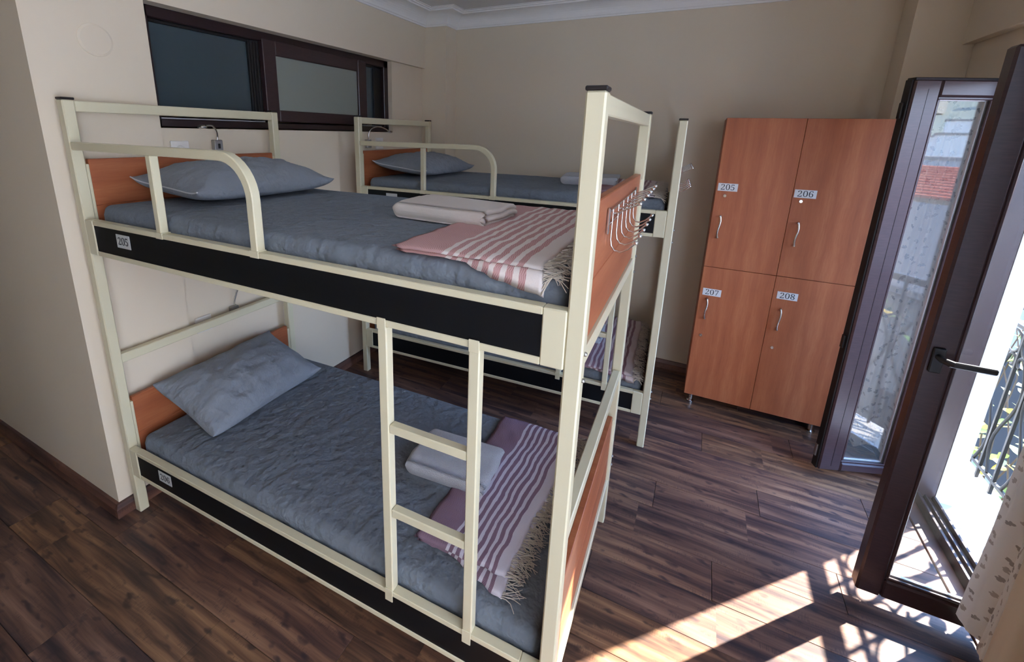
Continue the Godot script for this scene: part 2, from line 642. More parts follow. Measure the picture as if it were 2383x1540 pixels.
	part("board", strip_mesh([Vector2(0.2005, FARZ), Vector2(3.08, FARZ), Vector2(3.08, -1.84), Vector2(3.34, -1.84), Vector2(3.34, -1.36)], prof, 0), M["baseboard"], b2)
	var b3 := setting("baseboard_corridor", "brown wood baseboard along the passage wall")
	part("board", strip_mesh([Vector2(RX0, 0.7047), Vector2(0.0, 0.7047)], prof, 2), M["baseboard"], b3)
	# second glazed door of the balcony wall, beside the viewer
	var w2 := setting("window_2", "wide glazed balcony front beside the viewer")
	part("frame", boxes([
		[Vector3(3.36, 0, 0.62), Vector3(3.46, 0.05, 3.30)], [Vector3(3.36, 2.55, 0.62), Vector3(3.46, 2.60, 3.30)],
		[Vector3(3.36, 0.05, 0.62), Vector3(3.46, 2.55, 0.67)], [Vector3(3.36, 0.05, 3.25), Vector3(3.46, 2.55, 3.30)],
		[Vector3(3.37, 0.05, 1.49), Vector3(3.45, 2.55, 1.54)], [Vector3(3.37, 0.05, 2.385), Vector3(3.45, 2.55, 2.435)],
	]), M["foil"], w2)
	for s in [[0.67, 1.49], [1.54, 2.385], [2.435, 3.25]]:
		part("pane", box_mesh(Vector3(3.405, 0.05, s[0]), Vector3(3.409, 2.55, s[1]), 0.0), M["glass"], w2)
	part("sheer_curtain", hung([Vector3(3.30, 0, 3.32), Vector3(3.30, 0, 0.60)], 0.02, 2.585, 24.0, 0.02, 1.0, 1.0, 0.0), M["sheer"], w2)

func plank_mesh(l: float, w: float, k: int) -> ArrayMesh:
	var st := mb()
	st.set_smooth_group(-1)
	var hx := l / 2.0
	var hz := w / 2.0
	var b := 0.0007
	var share := l / 1.2
	var uvf := func(p: Vector3) -> Vector2: return Vector2((p.x + hx) / 1.2 * (1.0 if k % 3 else -1.0) + 0.371 * k, p.z / 0.19 * (1.0 if k % 2 else -1.0) + 0.5)
	var top := [Vector3(-hx + b, 0, hz - b), Vector3(hx - b, 0, hz - b), Vector3(hx - b, 0, -hz + b), Vector3(-hx + b, 0, -hz + b)]
	var low := [Vector3(-hx, -b, hz), Vector3(hx, -b, hz), Vector3(hx, -b, -hz), Vector3(-hx, -b, -hz)]
	var deep := [Vector3(-hx, -0.012, hz), Vector3(hx, -0.012, hz), Vector3(hx, -0.012, -hz), Vector3(-hx, -0.012, -hz)]
	quad(st, top[0], top[1], top[2], top[3], uvf.call(top[0]), uvf.call(top[1]), uvf.call(top[2]), uvf.call(top[3]))
	for i in 4:
		var j := (i + 1) % 4
		quad(st, low[i], low[j], top[j], top[i], uvf.call(low[i]), uvf.call(low[j]), uvf.call(top[j]), uvf.call(top[i]))
		quad(st, deep[i], deep[j], low[j], low[i], uvf.call(low[i]), uvf.call(low[j]), uvf.call(low[j]), uvf.call(low[i]))
	return done(st)

# room-side normal of a wall run: to the right of travel is the room when the walls run clockwise
func strip_mesh(way: Array, prof: Array, ends: int) -> ArrayMesh:
	var st := mb()
	st.set_smooth_group(-1)
	var n := way.size()
	var rings := []
	for i in n:
		var d0: Vector2 = (way[i] - way[i - 1]).normalized() if i > 0 else (way[1] - way[0]).normalized()
		var d1: Vector2 = (way[i + 1] - way[i]).normalized() if i < n - 1 else d0
		var n0 := Vector2(-d0.y, d0.x)
		var n1 := Vector2(-d1.y, d1.x)
		var m := (n0 + n1)
		m = m / maxf(m.dot(n0), 0.01)
		if i == 0 and ends == 1: m = n1 - d1
		if i == n - 1 and ends == 2: m = n0 + d0
		var ring := []
		for q in prof:
			ring.append(Vector3(way[i].x + m.x * q[0], q[1], way[i].y + m.y * q[0]))
		rings.append(ring)
	for i in n - 1:
		for k in prof.size() - 1:
			quad(st, rings[i][k], rings[i + 1][k], rings[i + 1][k + 1], rings[i][k + 1])
	return done(st)

func cornice_mesh(way: Array) -> ArrayMesh:
	var prof := [[0.0, 2.592], [0.012, 2.592], [0.012, 2.604], [0.016, 2.604]]
	for i in 9:
		var a := PI / 2.0 * i / 8.0
		prof.append([0.018 + 0.104 * (1.0 - cos(a)), 2.606 + 0.072 * sin(a)])
	prof.append_array([[0.128, 2.678], [0.128, 2.688], [0.144, 2.688], [0.144, 2.696], [0.158, 2.696], [0.158, 2.7005]])
	return strip_mesh(way, prof, 0)

# ------------------------------------------------------------------ sliding window over the beds
func interior_window() -> void:
	var w := setting("window_1", "brown sliding window over the bed heads")
	var z0 := 0.285
	var z1 := -1.472
	var y0 := 1.757
	var y1 := 2.277
	part("frame", boxes([
		[Vector3(-0.135, y1 - 0.05, z1), Vector3(-0.07, y1, z0)],
		[Vector3(-0.135, y0, z1), Vector3(-0.07, y0 + 0.036, z0)],
		[Vector3(-0.135, y0, 0.236), Vector3(-0.07, y1, z0)],
		[Vector3(-0.135, y0, z1), Vector3(-0.07, y1, z1 + 0.052)],
	], 0.004), M["foil_dark"], w)
	part("track", boxes([[Vector3(-0.112, y0 + 0.036, -0.33), Vector3(-0.076, y0 + 0.043, 0.236)], [Vector3(-0.112, y0 + 0.036, z1 + 0.052), Vector3(-0.1, y0 + 0.043, -1.2)]], 0.001), M["alu"], w)
	part("seal", boxes([
		[Vector3(-0.13, y0 + 0.04, -0.345), Vector3(-0.098, y1 - 0.05, -0.278)],
		[Vector3(-0.13, y1 - 0.062, -0.345), Vector3(-0.1, y1 - 0.05, 0.236)],
		[Vector3(-0.13, y0 + 0.04, z1 + 0.052), Vector3(-0.1, y1 - 0.05, -1.335)],
		[Vector3(-0.13, y1 - 0.062, z1 + 0.052), Vector3(-0.1, y1 - 0.05, -1.2)],
	], 0.001), M["gasket"], w)
	for s in [-0.292, -0.31, -0.328]:
		part("seal_rib", box_mesh(Vector3(-0.098, y0 + 0.045, s - 0.003), Vector3(-0.092, y1 - 0.055, s + 0.003), 0.001), M["black_cap"], w)
	part("pane", box_mesh(Vector3(-0.118, y0 + 0.05, -0.28), Vector3(-0.114, y1 - 0.05, 0.24), 0.0), M["dark_glass"], w)
	part("pane", box_mesh(Vector3(-0.118, y0 + 0.05, -1.34), Vector3(-0.114, y1 - 0.05, -1.2), 0.0), M["dark_glass"], w)
	var sash := part("sash", boxes([
		[Vector3(-0.1, y0 + 0.043, -0.431), Vector3(-0.064, y1 - 0.034, -0.345)],
		[Vector3(-0.1, y0 + 0.043, -1.212), Vector3(-0.064, y1 - 0.034, -1.125)],
		[Vector3(-0.1, y0 + 0.043, -1.126), Vector3(-0.064, y0 + 0.108, -0.43)],
		[Vector3(-0.1, y1 - 0.113, -1.126), Vector3(-0.064, y1 - 0.034, -0.43)],
	], 0.004), M["foil"], w)
	part("frosted_pane", box_mesh(Vector3(-0.086, y0 + 0.1, -1.127), Vector3(-0.08, y1 - 0.105, -0.428), 0.0), M["frosted"], sash)

# ------------------------------------------------------------------ French door to the balcony
func leaf(parent: Node3D, length: float, height: float, stile: float, rail_low: float, rail_top: float, depth: float) -> void:
	# local: x from the free edge to the hinge, y up, front face at z = 0, back at -depth
	var l := length
	part("stile", boxes([[Vector3(0, 0, -depth), Vector3(stile, height, 0)]], 0.007), M["foil"], parent)
	part("stile", boxes([[Vector3(l - 0.075, 0, -depth), Vector3(l, height, 0)]], 0.007), M["foil"], parent)
	part("rail", boxes([[Vector3(stile, 0, -depth), Vector3(l - 0.075, rail_low, 0)]], 0.007), M["foil"], parent)
	part("rail", boxes([[Vector3(stile, height - rail_top, -depth), Vector3(l - 0.075, height, 0)]], 0.007), M["foil"], parent)
	# glazing beads, pale spacer and two panes
	var a := stile
	var b := l - 0.075
	var lo := rail_low
	var hi := height - rail_top
	var t := 0.012
	part("bead", boxes([
		[Vector3(a, lo, -0.018), Vector3(b, lo + t, -0.006)], [Vector3(a, hi - t, -0.018), Vector3(b, hi, -0.006)],
		[Vector3(a, lo + t, -0.018), Vector3(a + t, hi - t, -0.006)], [Vector3(b - t, lo + t, -0.018), Vector3(b, hi - t, -0.006)],
	], 0.003), M["foil"], parent)
	part("spacer", boxes([
		[Vector3(a, lo, -0.036), Vector3(b, lo + 0.016, -0.024)], [Vector3(a, hi - 0.016, -0.036), Vector3(b, hi, -0.024)],
		[Vector3(a, lo + 0.016, -0.036), Vector3(a + 0.016, hi - 0.016, -0.024)], [Vector3(b - 0.016, lo + 0.016, -0.036), Vector3(b, hi - 0.016, -0.024)],
	], 0.001), M["alu"], parent)
	part("pane", box_mesh(Vector3(a, lo, -0.0315), Vector3(b, hi, -0.0285), 0.0), M["glass"], parent)

func balcony_door() -> void:
	var fr := setting("trim_2", "brown frame and threshold of the balcony door")
	part("jamb", box_mesh(Vector3(3.372, 0, -1.36), Vector3(3.462, 2.1, -1.245), 0.004), M["foil"], fr)
	part("jamb", box_mesh(Vector3(3.372, 0, -0.46), Vector3(3.462, 2.1, -0.39), 0.004), M["foil"], fr)
	part("head", box_mesh(Vector3(3.372, 2.05, -1.245), Vector3(3.462, 2.1, -0.46), 0.004), M["foil"], fr)
	part("threshold", boxes([
		[Vector3(3.385, -0.05, -1.245), Vector3(3.40, 0.052, -0.46)], [Vector3(3.40, -0.05, -1.245), Vector3(3.45, 0.03, -0.46)],
		[Vector3(3.45, -0.05, -1.245), Vector3(3.465, 0.048, -0.46)], [Vector3(3.42, -0.05, -1.245), Vector3(3.428, 0.044, -0.46)],
	], 0.003), M["foil_dark"], fr)
	part("threshold_track", boxes([[Vector3(3.466, -0.05, -1.25), Vector3(3.53, 0.02, -0.46)]], 0.003), M["alu"], fr)
	part("floor_strip", box_mesh(Vector3(3.322, -0.05, -1.36), Vector3(3.385, 0.006, -0.39), 0.003), M["baseboard"], fr)
	for z in [-1.12, -0.95, -0.78, -0.61]:
		part("drain_cover", box_mesh(Vector3(3.462, 0.02, z - 0.03), Vector3(3.472, 0.034, z + 0.03), 0.002), M["alu"], fr)
	# near leaf, standing straight into the room
	var n := setting("door_1", "near brown glazed door leaf opened into the room")
	n.transform = Transform3D(Basis(), Vector3(2.961, 0.05, -0.441))
	leaf(n, 0.405, 2.0, 0.077, 0.083, 0.075, 0.06)
	var h := part("handle", handle_mesh(), M["dark_plastic"], n, at(0.03, 1.01, 0.0))
	h.set_meta("label", "black lever handle")
	# far leaf, swung a little further
	var f := setting("door_2", "far brown glazed door leaf opened against the curtain")
	var dir := Vector3(0.3525, 0, -0.1353).normalized()
	var z := dir.cross(Vector3.UP)
	f.transform = Transform3D(Basis(dir, Vector3.UP, z), Vector3(2.969, 0.046, -1.1915))
	leaf(f, 0.405, 1.99, 0.108, 0.05, 0.07, 0.05)
	part("rebate", box_mesh(Vector3(-0.006, 0.0, -0.05), Vector3(0.003, 1.99, -0.012), 0.002), M["gasket"], f)
	part("top_seal", box_mesh(Vector3(0.0, 1.985, -0.05), Vector3(0.405, 1.998, -0.004), 0.002), M["gasket"], f)
	part("groove", box_mesh(Vector3(0.058, 0.03, -0.002), Vector3(0.061, 1.95, 0.0012), 0.0), M["foil_dark"], f)
	for y in [1.86, 0.74, 0.10]:
		part("lock_keep", box_mesh(Vector3(-0.014, y - 0.035, -0.045), Vector3(-0.004, y + 0.035, -0.025), 0.003), M["dark_plastic"] if y > 0.5 else M["steel"], f)

func handle_mesh() -> ArrayMesh:
	var st := mb()
	box(st, Vector3(-0.016, -0.045, 0.0), Vector3(0.016, 0.045, 0.012), 0.005)
	tube(st, [Vector3(0, 0.015, 0.01), Vector3(0, 0.015, 0.035), Vector3(0.006, 0.015, 0.045), Vector3(0.025, 0.011, 0.05)], 0.01, 10)
	box(st, Vector3(0.01, 0.0, 0.041), Vector3(0.128, 0.02, 0.056), 0.005)
	return done(st)

# ------------------------------------------------------------------ balcony and the town beyond
func outside() -> void:
	var slab := setting("floor_balcony", "pale stone floor of the narrow balcony")
	part("slab", box_mesh(Vector3(3.45, -0.25, -2.4), Vector3(3.80, -0.002, 0.5), 0.006), M["balcony_stone"], slab)
	var r := thing("balcony_railing", "black wrought iron balcony railing with scrolls outside the open door", "railing", at(3.76, 0, 0))
	var z0 := -2.3
	var z1 := 0.4
	part("handrail", box_mesh(Vector3(-0.03, 0.965, z0), Vector3(0.03, 1.005, z1), 0.008), M["iron"], r)
	part("rail", box_mesh(Vector3(-0.008, 0.864, z0), Vector3(0.008, 0.882, z1), 0.002), M["iron"], r)
	part("rail", box_mesh(Vector3(-0.008, 0.06, z0), Vector3(0.008, 0.078, z1), 0.002), M["iron"], r)
	var bar := box_mesh(Vector3(-0.007, 0.0, -0.007), Vector3(0.007, 0.966, 0.007), 0.001)
	var scroll := tube_mesh(scroll_path(), 0.0075, 6)
	var ring_pts := []
	for k in 15:
		ring_pts.append(Vector3(0, 0.79 + 0.06 * sin(TAU * k / 14.0), 0.06 * cos(TAU * k / 14.0)))
	var ring := tube_mesh(ring_pts, 0.0065, 6)
	var z := z0
	var i := 0
	while z <= z1 + 0.001:
		part("baluster", bar, M["iron"], r, at(0, 0, z))
		if z + 0.135 < z1:
			part("ring", ring, M["iron"], r, at(0, 0, z + 0.0675))
			part("scroll", scroll, M["iron"], r, Transform3D(Basis(Vector3.UP, PI * (i % 2)), Vector3(0, 0, z + 0.0675)))
		z += 0.135
		i += 1
	vine()
	var g := setting("ground_outside", "grey street level far below the balcony")
	part("street", box_mesh(Vector3(3.6, -13.0, -260), Vector3(620, -12.0, 620), 0.0), M["street"], g)
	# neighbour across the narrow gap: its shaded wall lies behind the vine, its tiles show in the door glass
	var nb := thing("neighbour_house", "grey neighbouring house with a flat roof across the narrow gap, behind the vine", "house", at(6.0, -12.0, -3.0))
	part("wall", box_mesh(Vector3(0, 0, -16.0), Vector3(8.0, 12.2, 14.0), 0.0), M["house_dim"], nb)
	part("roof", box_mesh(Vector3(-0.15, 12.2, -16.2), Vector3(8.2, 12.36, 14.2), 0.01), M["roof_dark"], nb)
	for fl in 4:
		for k in 10:
			var zz := -14.0 + k * 2.8
			part("window", box_mesh(Vector3(-0.04, 1.0 + fl * 2.9, zz - 0.5), Vector3(0.06, 2.5 + fl * 2.9, zz + 0.5), 0.0), M["house_pane"], nb)
	var rh := thing("red_roof_house", "red tiled roof beyond the gap, mirrored in the far door leaf", "house", at(17.5, -12.0, 2.0))
	part("wall", box_mesh(Vector3(0.4, 0, -16.0), Vector3(8.0, 12.2, 26.0), 0.0), M["house_cream"], rh)
	part("roof", roof_slope(), M["roof_tile"], rh)
	town()

func roof_slope() -> ArrayMesh:
	var st := mb()
	st.set_smooth_group(-1)
	# courses of tiles, each lapping the one below
	for k in 12:
		var a := k / 12.0
		var b := (k + 1) / 12.0
		box(st, Vector3(-0.4 + 4.4 * a, 12.2 + 0.75 * a, -16.4), Vector3(-0.4 + 4.4 * b + 0.02, 12.2 + 0.75 * a + 0.08, 26.4), 0.0)
		box(st, Vector3(8.4 - 4.4 * b - 0.02, 12.2 + 0.75 * a, -16.4), Vector3(8.4 - 4.4 * a, 12.2 + 0.75 * a + 0.08, 26.4), 0.0)
	return done(st)

func scroll_path() -> Array:
	var p := []
	for k in 13:
		var t := k / 12.0
		p.append(Vector3(0, 0.08 + 0.62 * t, 0.05 * sin(t * TAU)))
	for k in 8:
		var a := k / 7.0 * PI * 1.5
		p.append(Vector3(0, 0.70 + 0.028 * sin(a), 0.028 - 0.028 * cos(a)))
	return p

func leaf_mesh(wide: float, long: float) -> ArrayMesh:
	var st := mb()
	st.set_smooth_group(0)
	var rim := [Vector3(0, 0, 0), Vector3(0.32, 0.006, 0.12), Vector3(0.5, -0.03, 0.42), Vector3(0.3, -0.05, 0.7), Vector3(0, -0.1, 1.0)]
	for s in [-1.0, 1.0]:
		for k in rim.size() - 1:
			var a := Vector3(rim[k].x * wide * s, (rim[k].y + absf(rim[k].x) * 0.25) * wide, rim[k].z * long)
			var b := Vector3(rim[k + 1].x * wide * s, (rim[k + 1].y + absf(rim[k + 1].x) * 0.25) * wide, rim[k + 1].z * long)
			var c := Vector3(0, -0.03 * wide, 0.5 * long)
			if s > 0.0: tri(st, a, b, c)
			else: tri(st, a, c, b)
	return done(st)

func vine() -> void:
	var v := thing("climbing_vine", "climbing vine with green and yellow leaves on the outer side of the railing", "vine", at(3.86, 0, -1.9))
	var leaves := [leaf_mesh(0.065, 0.075), leaf_mesh(0.05, 0.06), leaf_mesh(0.075, 0.08)]
	var kinds := ["leaf_green", "leaf_lime", "leaf_gold", "leaf_green", "leaf_dark", "leaf_lime"]
	var r := RandomNumberGenerator.new()
	r.seed = 400
	for s in 17:
		var p := Vector3(r.randf_range(0.0, 0.16), -0.6, r.randf_range(-0.2, 0.62))
		var pts := [p]
		var d := Vector3(0, 0.1, r.randf_range(-0.03, 0.03))
		var top := r.randf_range(0.35, 0.85)
		while p.y < top:
			d += Vector3(r.randf_range(-0.012, 0.012), 0, r.randf_range(-0.02, 0.02))
			p += d
			p.x = clampf(p.x, -0.05, 0.2)
			pts.append(p)
			if pts.size() % 2 == 0 and pts.size() > 3:
				var gold := p.y < 0.35
				var at_leaf := Transform3D(Basis.from_euler(Vector3(r.randf_range(-0.9, 0.6), r.randf() * TAU, r.randf_range(-0.6, 0.6))), p)
				var kind: String = kinds[r.randi() % 6] if not gold else ["leaf_gold", "leaf_lime", "leaf_green"][r.randi() % 3]
				part("leaf", leaves[r.randi() % 3], M[kind], v, at_leaf)
				if r.randf() < 0.75:
					part("leaf", leaves[r.randi() % 3], M[kinds[r.randi() % 6]], v, Transform3D(Basis.from_euler(Vector3(r.randf_range(-0.9, 0.6), r.randf() * TAU, 0.2)), p + Vector3(0.03, 0.03, 0.03)))
		part("stem", tube_mesh(pts, 0.006, 5, 0.003), M["stem"], v)

func hill_y(r: float) -> float:
	return -12.0 + 62.0 * smoothstep(110.0, 640.0, r)

func town() -> void:
	var hill := setting("hill_outside", "built-up hillside across the valley")
	var st := mb()
	grid(st, 24, 16, func(u: float, v: float) -> Vector3:
		var a := lerpf(-0.55, 1.35, u)
		var rr := lerpf(60.0, 640.0, v)
		return Vector3(3.0 + cos(a) * rr, hill_y(rr) + (2.5 * noise.get_noise_2d(u * 9.0, v * 5.0) if v > 0.1 else 0.0) - 1.0, sin(a) * rr), true)
	part("slope", done(st), M["hill"], hill)
	var r := RandomNumberGenerator.new()
	r.seed = 900
	var walls := ["house_white", "house_white", "house_cream", "house_grey", "house_white", "house_rose"]
	var lots := []
	var ring_r := 128.0
	while ring_r < 470.0:
		var step := 19.0 / ring_r
		var aa := 0.05 + r.randf() * step
		while aa < 1.05:
			if r.randf() < 0.5:
				lots.append([aa + r.randf_range(-0.1, 0.1) * step, ring_r + r.randf_range(-2.5, 2.5)])
			aa += step
		ring_r += 23.0
	for lot in lots:
		var a: float = lot[0]
		var rr: float = lot[1]
		var y := hill_y(rr) - 1.0
		var w := r.randf_range(7.0, 13.0)
		var d := r.randf_range(7.0, 12.0)
		var h := r.randf_range(7.0, 14.0)
		var o := thing("hillside_house", "small pale house among many on the far hillside, mirrored in the door glass", "house", Transform3D(Basis(Vector3.UP, r.randf_range(-0.4, 0.4) - a), Vector3(3.0 + cos(a) * rr, y, sin(a) * rr)), "houses on the far hillside")
		part("wall", box_mesh(Vector3(-w / 2, 0, -d / 2), Vector3(w / 2, h, d / 2), 0.0), M[walls[r.randi() % 6]], o)
		if r.randf() < 0.5:
			part("roof", box_mesh(Vector3(-w / 2 - 0.3, h, -d / 2 - 0.3), Vector3(w / 2 + 0.3, h + 0.6, d / 2 + 0.3), 0.0), M["roof_flat"], o)
		else:
			part("roof", gable(w + 0.8, d + 0.8, h, 2.6), M["roof_tile"], o)
	# nearer neighbours
	var spots := [[0.72, 78.0, 16.0, 12.0, 13.0, "house_grey", "grey concrete block between the red roof and the hillside", false],
		[0.30, 92.0, 18.0, 12.0, 12.0, "house_white", "white block with flat roof in front of the hillside", false]]
	for s in spots:
		var o := thing("town_house", s[6], "house", Transform3D(Basis(Vector3.UP, 0.25 - s[0]), Vector3(3.0 + cos(s[0]) * s[1], -12.0, sin(s[0]) * s[1])))
		part("wall", box_mesh(Vector3(-s[3] / 2, 0, -s[2] / 2), Vector3(s[3] / 2, s[4], s[2] / 2), 0.0), M[s[5]], o)
		if s[7]:
			part("roof", gable(s[3] + 1.0, s[2] + 1.0, s[4], 2.4), M["roof_tile"], o)
		else:
			part("roof", box_mesh(Vector3(-s[3] / 2 - 0.3, s[4], -s[2] / 2 - 0.3), Vector3(s[3] / 2 + 0.3, s[4] + 0.7, s[2] / 2 + 0.3), 0.0), M["roof_flat"], o)
		for fl in int(s[4] / 3.0):
			for k in 4:
				var zz: float = (k - 1.5) * s[2] * 0.22
				part("window", box_mesh(Vector3(-s[3] / 2 - 0.06, fl * 3.0 + 1.0, zz - 0.6), Vector3(-s[3] / 2 + 0.1, fl * 3.0 + 2.5, zz + 0.6), 0.0), M["house_pane"], o)

func gable(w: float, d: float, y: float, rise: float) -> ArrayMesh:
	var st := mb()
	st.set_smooth_group(-1)
	var c := Vector3(0, y + rise * 0.3, 0)
	var p := [Vector3(-w / 2, y, -d / 2), Vector3(w / 2, y, -d / 2), Vector3(w / 2, y, d / 2), Vector3(-w / 2, y, d / 2), Vector3(0, y + rise, -d / 2), Vector3(0, y + rise, d / 2)]
	face(st, [p[0], p[1], p[2], p[3]], c)
	face(st, [p[0], p[4], p[5], p[3]], c)
	face(st, [p[1], p[4], p[5], p[2]], c)
	face(st, [p[0], p[1], p[4]], c)
	face(st, [p[3], p[2], p[5]], c)
	return done(st)

# ------------------------------------------------------------------ number plates
func number_mesh(text: String, w: float, h: float, size: float, plate: Material, ink: Material) -> ArrayMesh:
	var st := mb()
	box(st, Vector3(-w / 2, -h / 2, 0), Vector3(w / 2, h / 2, 0.0016), 0.0006)
	var mesh := done(st)
	mesh.surface_set_material(0, plate)
	if text == "":
		return mesh
	var tm := TextMesh.new()
	var fnt := SystemFont.new()
	fnt.font_names = PackedStringArray(["Droid Serif"])
	tm.font = fnt
	tm.text = text
	tm.font_size = 64
	tm.pixel_size = size / 64.0
	tm.depth = 0.0006
	var arr := tm.get_mesh_arrays() if tm.get_surface_count() == 0 else tm.surface_get_arrays(0)
	var v: PackedVector3Array = arr[Mesh.ARRAY_VERTEX]
	for i in v.size():
		v[i] += Vector3(0, 0, 0.0019)
	arr[Mesh.ARRAY_VERTEX] = v
	mesh.add_surface_from_arrays(Mesh.PRIMITIVE_TRIANGLES, arr)
	mesh.surface_set_material(1, ink)
	return mesh

# ------------------------------------------------------------------ bunk beds
func beds(near_bed: Transform3D, far_bed: Transform3D) -> void:
	var b := thing("bunk_bed", "nearer cream metal bunk bed with black side panels, number plates 205 and 206", "bunk bed", near_bed, "cream metal bunk beds")
	build_bed(b)
	var c: Node3D = b.duplicate()
	c.name = numbered("bunk_bed")
	add_child(c)
	c.transform = far_bed
	tag(c, "farther cream metal bunk bed standing along the far wall behind the nearer one", "bunk bed", "cream metal bunk beds")
	# numbers: the near bed carries 205 and 206
	for s in [["205", 0.285, 1.3385, b], ["206", 0.2895, 0.2905, b], ["", 0.285, 1.3385, c]]:
		var panel: Node = null
		for k in s[3].get_children():
			if k.has_meta("front_at") and absf(k.get_meta("front_at") - s[2]) < 0.1:
				panel = k
		part("number_plate", number_mesh(s[0], 0.086, 0.052, 0.040, M["bed_plate"], M["ink"]), null, panel, at(s[1], s[2], -0.0028))

func build_bed(b: Node3D) -> void:
	var W := BED_W
	var post := boxes([[Vector3(0, 0, -0.04), Vector3(0.04, 1.848, 0)]], 0.004)
	var cap := boxes([[Vector3(-0.001, 1.848, -0.041), Vector3(0.041, 1.857, 0.001)]], 0.002)
	var stud := lathe_mesh([[0.0, 0.006], [0.004, 0.006], [0.0055, 0.003], [0.0055, 0.0]], 8, Transform3D(Basis(Vector3(0, 0, 1), -PI / 2), Vector3.ZERO))
	for x in [0.0, 1.96]:
		for z in [0.0, -W + 0.04]:
			var p := part("post", post, M["cream"], b, at(x, 0, z))
			part("cap", cap, M["black_cap"], p)
			if x > 1.0:
				for y in [1.30, 1.235, 0.36, 0.315]:
					part("bolt", stud, M["steel"], p, at(0.04, y, -0.02))
	# head and foot ends
	var za := -W + 0.04
	var zb := -0.04
	for x in [0.0, 1.96]:
		for y in [0.0, -1.049]:
			part("end_rail", box_mesh(Vector3(x + 0.004, 1.805 + y, za), Vector3(x + 0.036, 1.846 + y, zb), 0.003), M["cream"], b)
			part("end_rail", box_mesh(Vector3(x + 0.003, 1.258 + y, za), Vector3(x + 0.037, 1.297 + y, zb), 0.003), M["cream"], b)
			for z in [zb, za + 0.012]:
				part("edge_strip", box_mesh(Vector3(x + 0.006, 1.297 + y, z - 0.012), Vector3(x + 0.034, 1.61 + y, z), 0.002), M["cream"], b)
			var called := "headboard" if x == 0.0 else "footboard"
			var x0: float = x + 0.01 if x == 0.0 else x + 0.006
			part(called, boxes([
				[Vector3(x0, 1.299 + y, za + 0.012), Vector3(x0 + 0.022, 1.446 + y, zb - 0.012)],
				[Vector3(x0, 1.446 + y, za + 0.012), Vector3(x0 + 0.022, 1.629 + y, zb - 0.012)],
			], 0.0025), M["laminate_along"], b)
	# side rails on both long sides, upper and lower
	for lev in [0.0, -1.049]:
		for side in [0, 1]:
			var z0: float = -0.03 if side == 0 else -W
			var z1: float = 0.0 if side == 0 else -W + 0.03
			for x in [0.04, 1.905]:
				part("rail_bracket", box_mesh(Vector3(x, 1.258 + lev, z0), Vector3(x + 0.055, 1.399 + lev, z1 + 0.001), 0.003), M["cream"], b)
			part("side_rail", box_mesh(Vector3(0.095, 1.380 + lev, z0), Vector3(1.905, 1.399 + lev, z1), 0.002), M["cream"], b)
			part("side_rail", box_mesh(Vector3(0.095, 1.258 + lev, z0), Vector3(1.905, 1.277 + lev, z1), 0.002), M["cream"], b)
			var pz: float = -0.012 if side == 0 else -W + 0.003
			var panel := part("side_panel", box_mesh(Vector3(0.095, 1.277 + lev, pz), Vector3(1.905, 1.380 + lev, pz + 0.009), 0.0), M["black_panel"], b)
			if side == 0:
				panel.set_meta("front_at", 1.33 + lev)
		part("mattress_base", box_mesh(Vector3(0.045, 1.262 + lev, -W + 0.032), Vector3(1.955, 1.288 + lev, -0.032), 0.003), M["laminate_edge"], b)
	# guard rail with rounded end
	var way := [Vector2(0.045, 1.680), Vector2(0.87, 1.680)]
	for k in 9:
		var a := PI / 2.0 * (k + 1) / 9.0
		way.append(Vector2(0.87 + 0.126 * sin(a), 1.554 + 0.126 * cos(a)))
	way.append(Vector2(0.996, 1.399))
	var st := mb()
	square_sweep(st, way, 0.015, -0.030, 0.0, 0.003)
	part("guard_rail", done(st), M["cream"], b)
	part("guard_end_cap", box_mesh(Vector3(0.0405, 1.667, -0.028), Vector3(0.0455, 1.693, -0.002), 0.001), M["black_cap"], b)
	part("guard_upright", box_mesh(Vector3(0.504, 1.399, -0.029), Vector3(0.532, 1.666, -0.001), 0.003), M["cream"], b)
	for x in [0.50, 0.976]:
		part("guard_socket", box_mesh(Vector3(x, 1.379, -0.031), Vector3(x + 0.038, 1.4015, 0.0012), 0.001), M["cream"], b)
	# ladder
	for x in [1.452, 1.727]:
		part("ladder_upright", boxes([
			[Vector3(x, 0.352, -0.029), Vector3(x + 0.030, 1.257, 0.001)],
			[Vector3(x + 0.001, 1.25, 0.001), Vector3(x + 0.029, 1.283, 0.004)],
			[Vector3(x + 0.001, 0.312, 0.001), Vector3(x + 0.029, 0.36, 0.004)],
		], 0.003), M["cream"], b)
	for y in [0.930, 0.640]:
		part("ladder_rung", box_mesh(Vector3(1.482, y, -0.028), Vector3(1.727, y + 0.028, -0.001), 0.003), M["cream"], b)

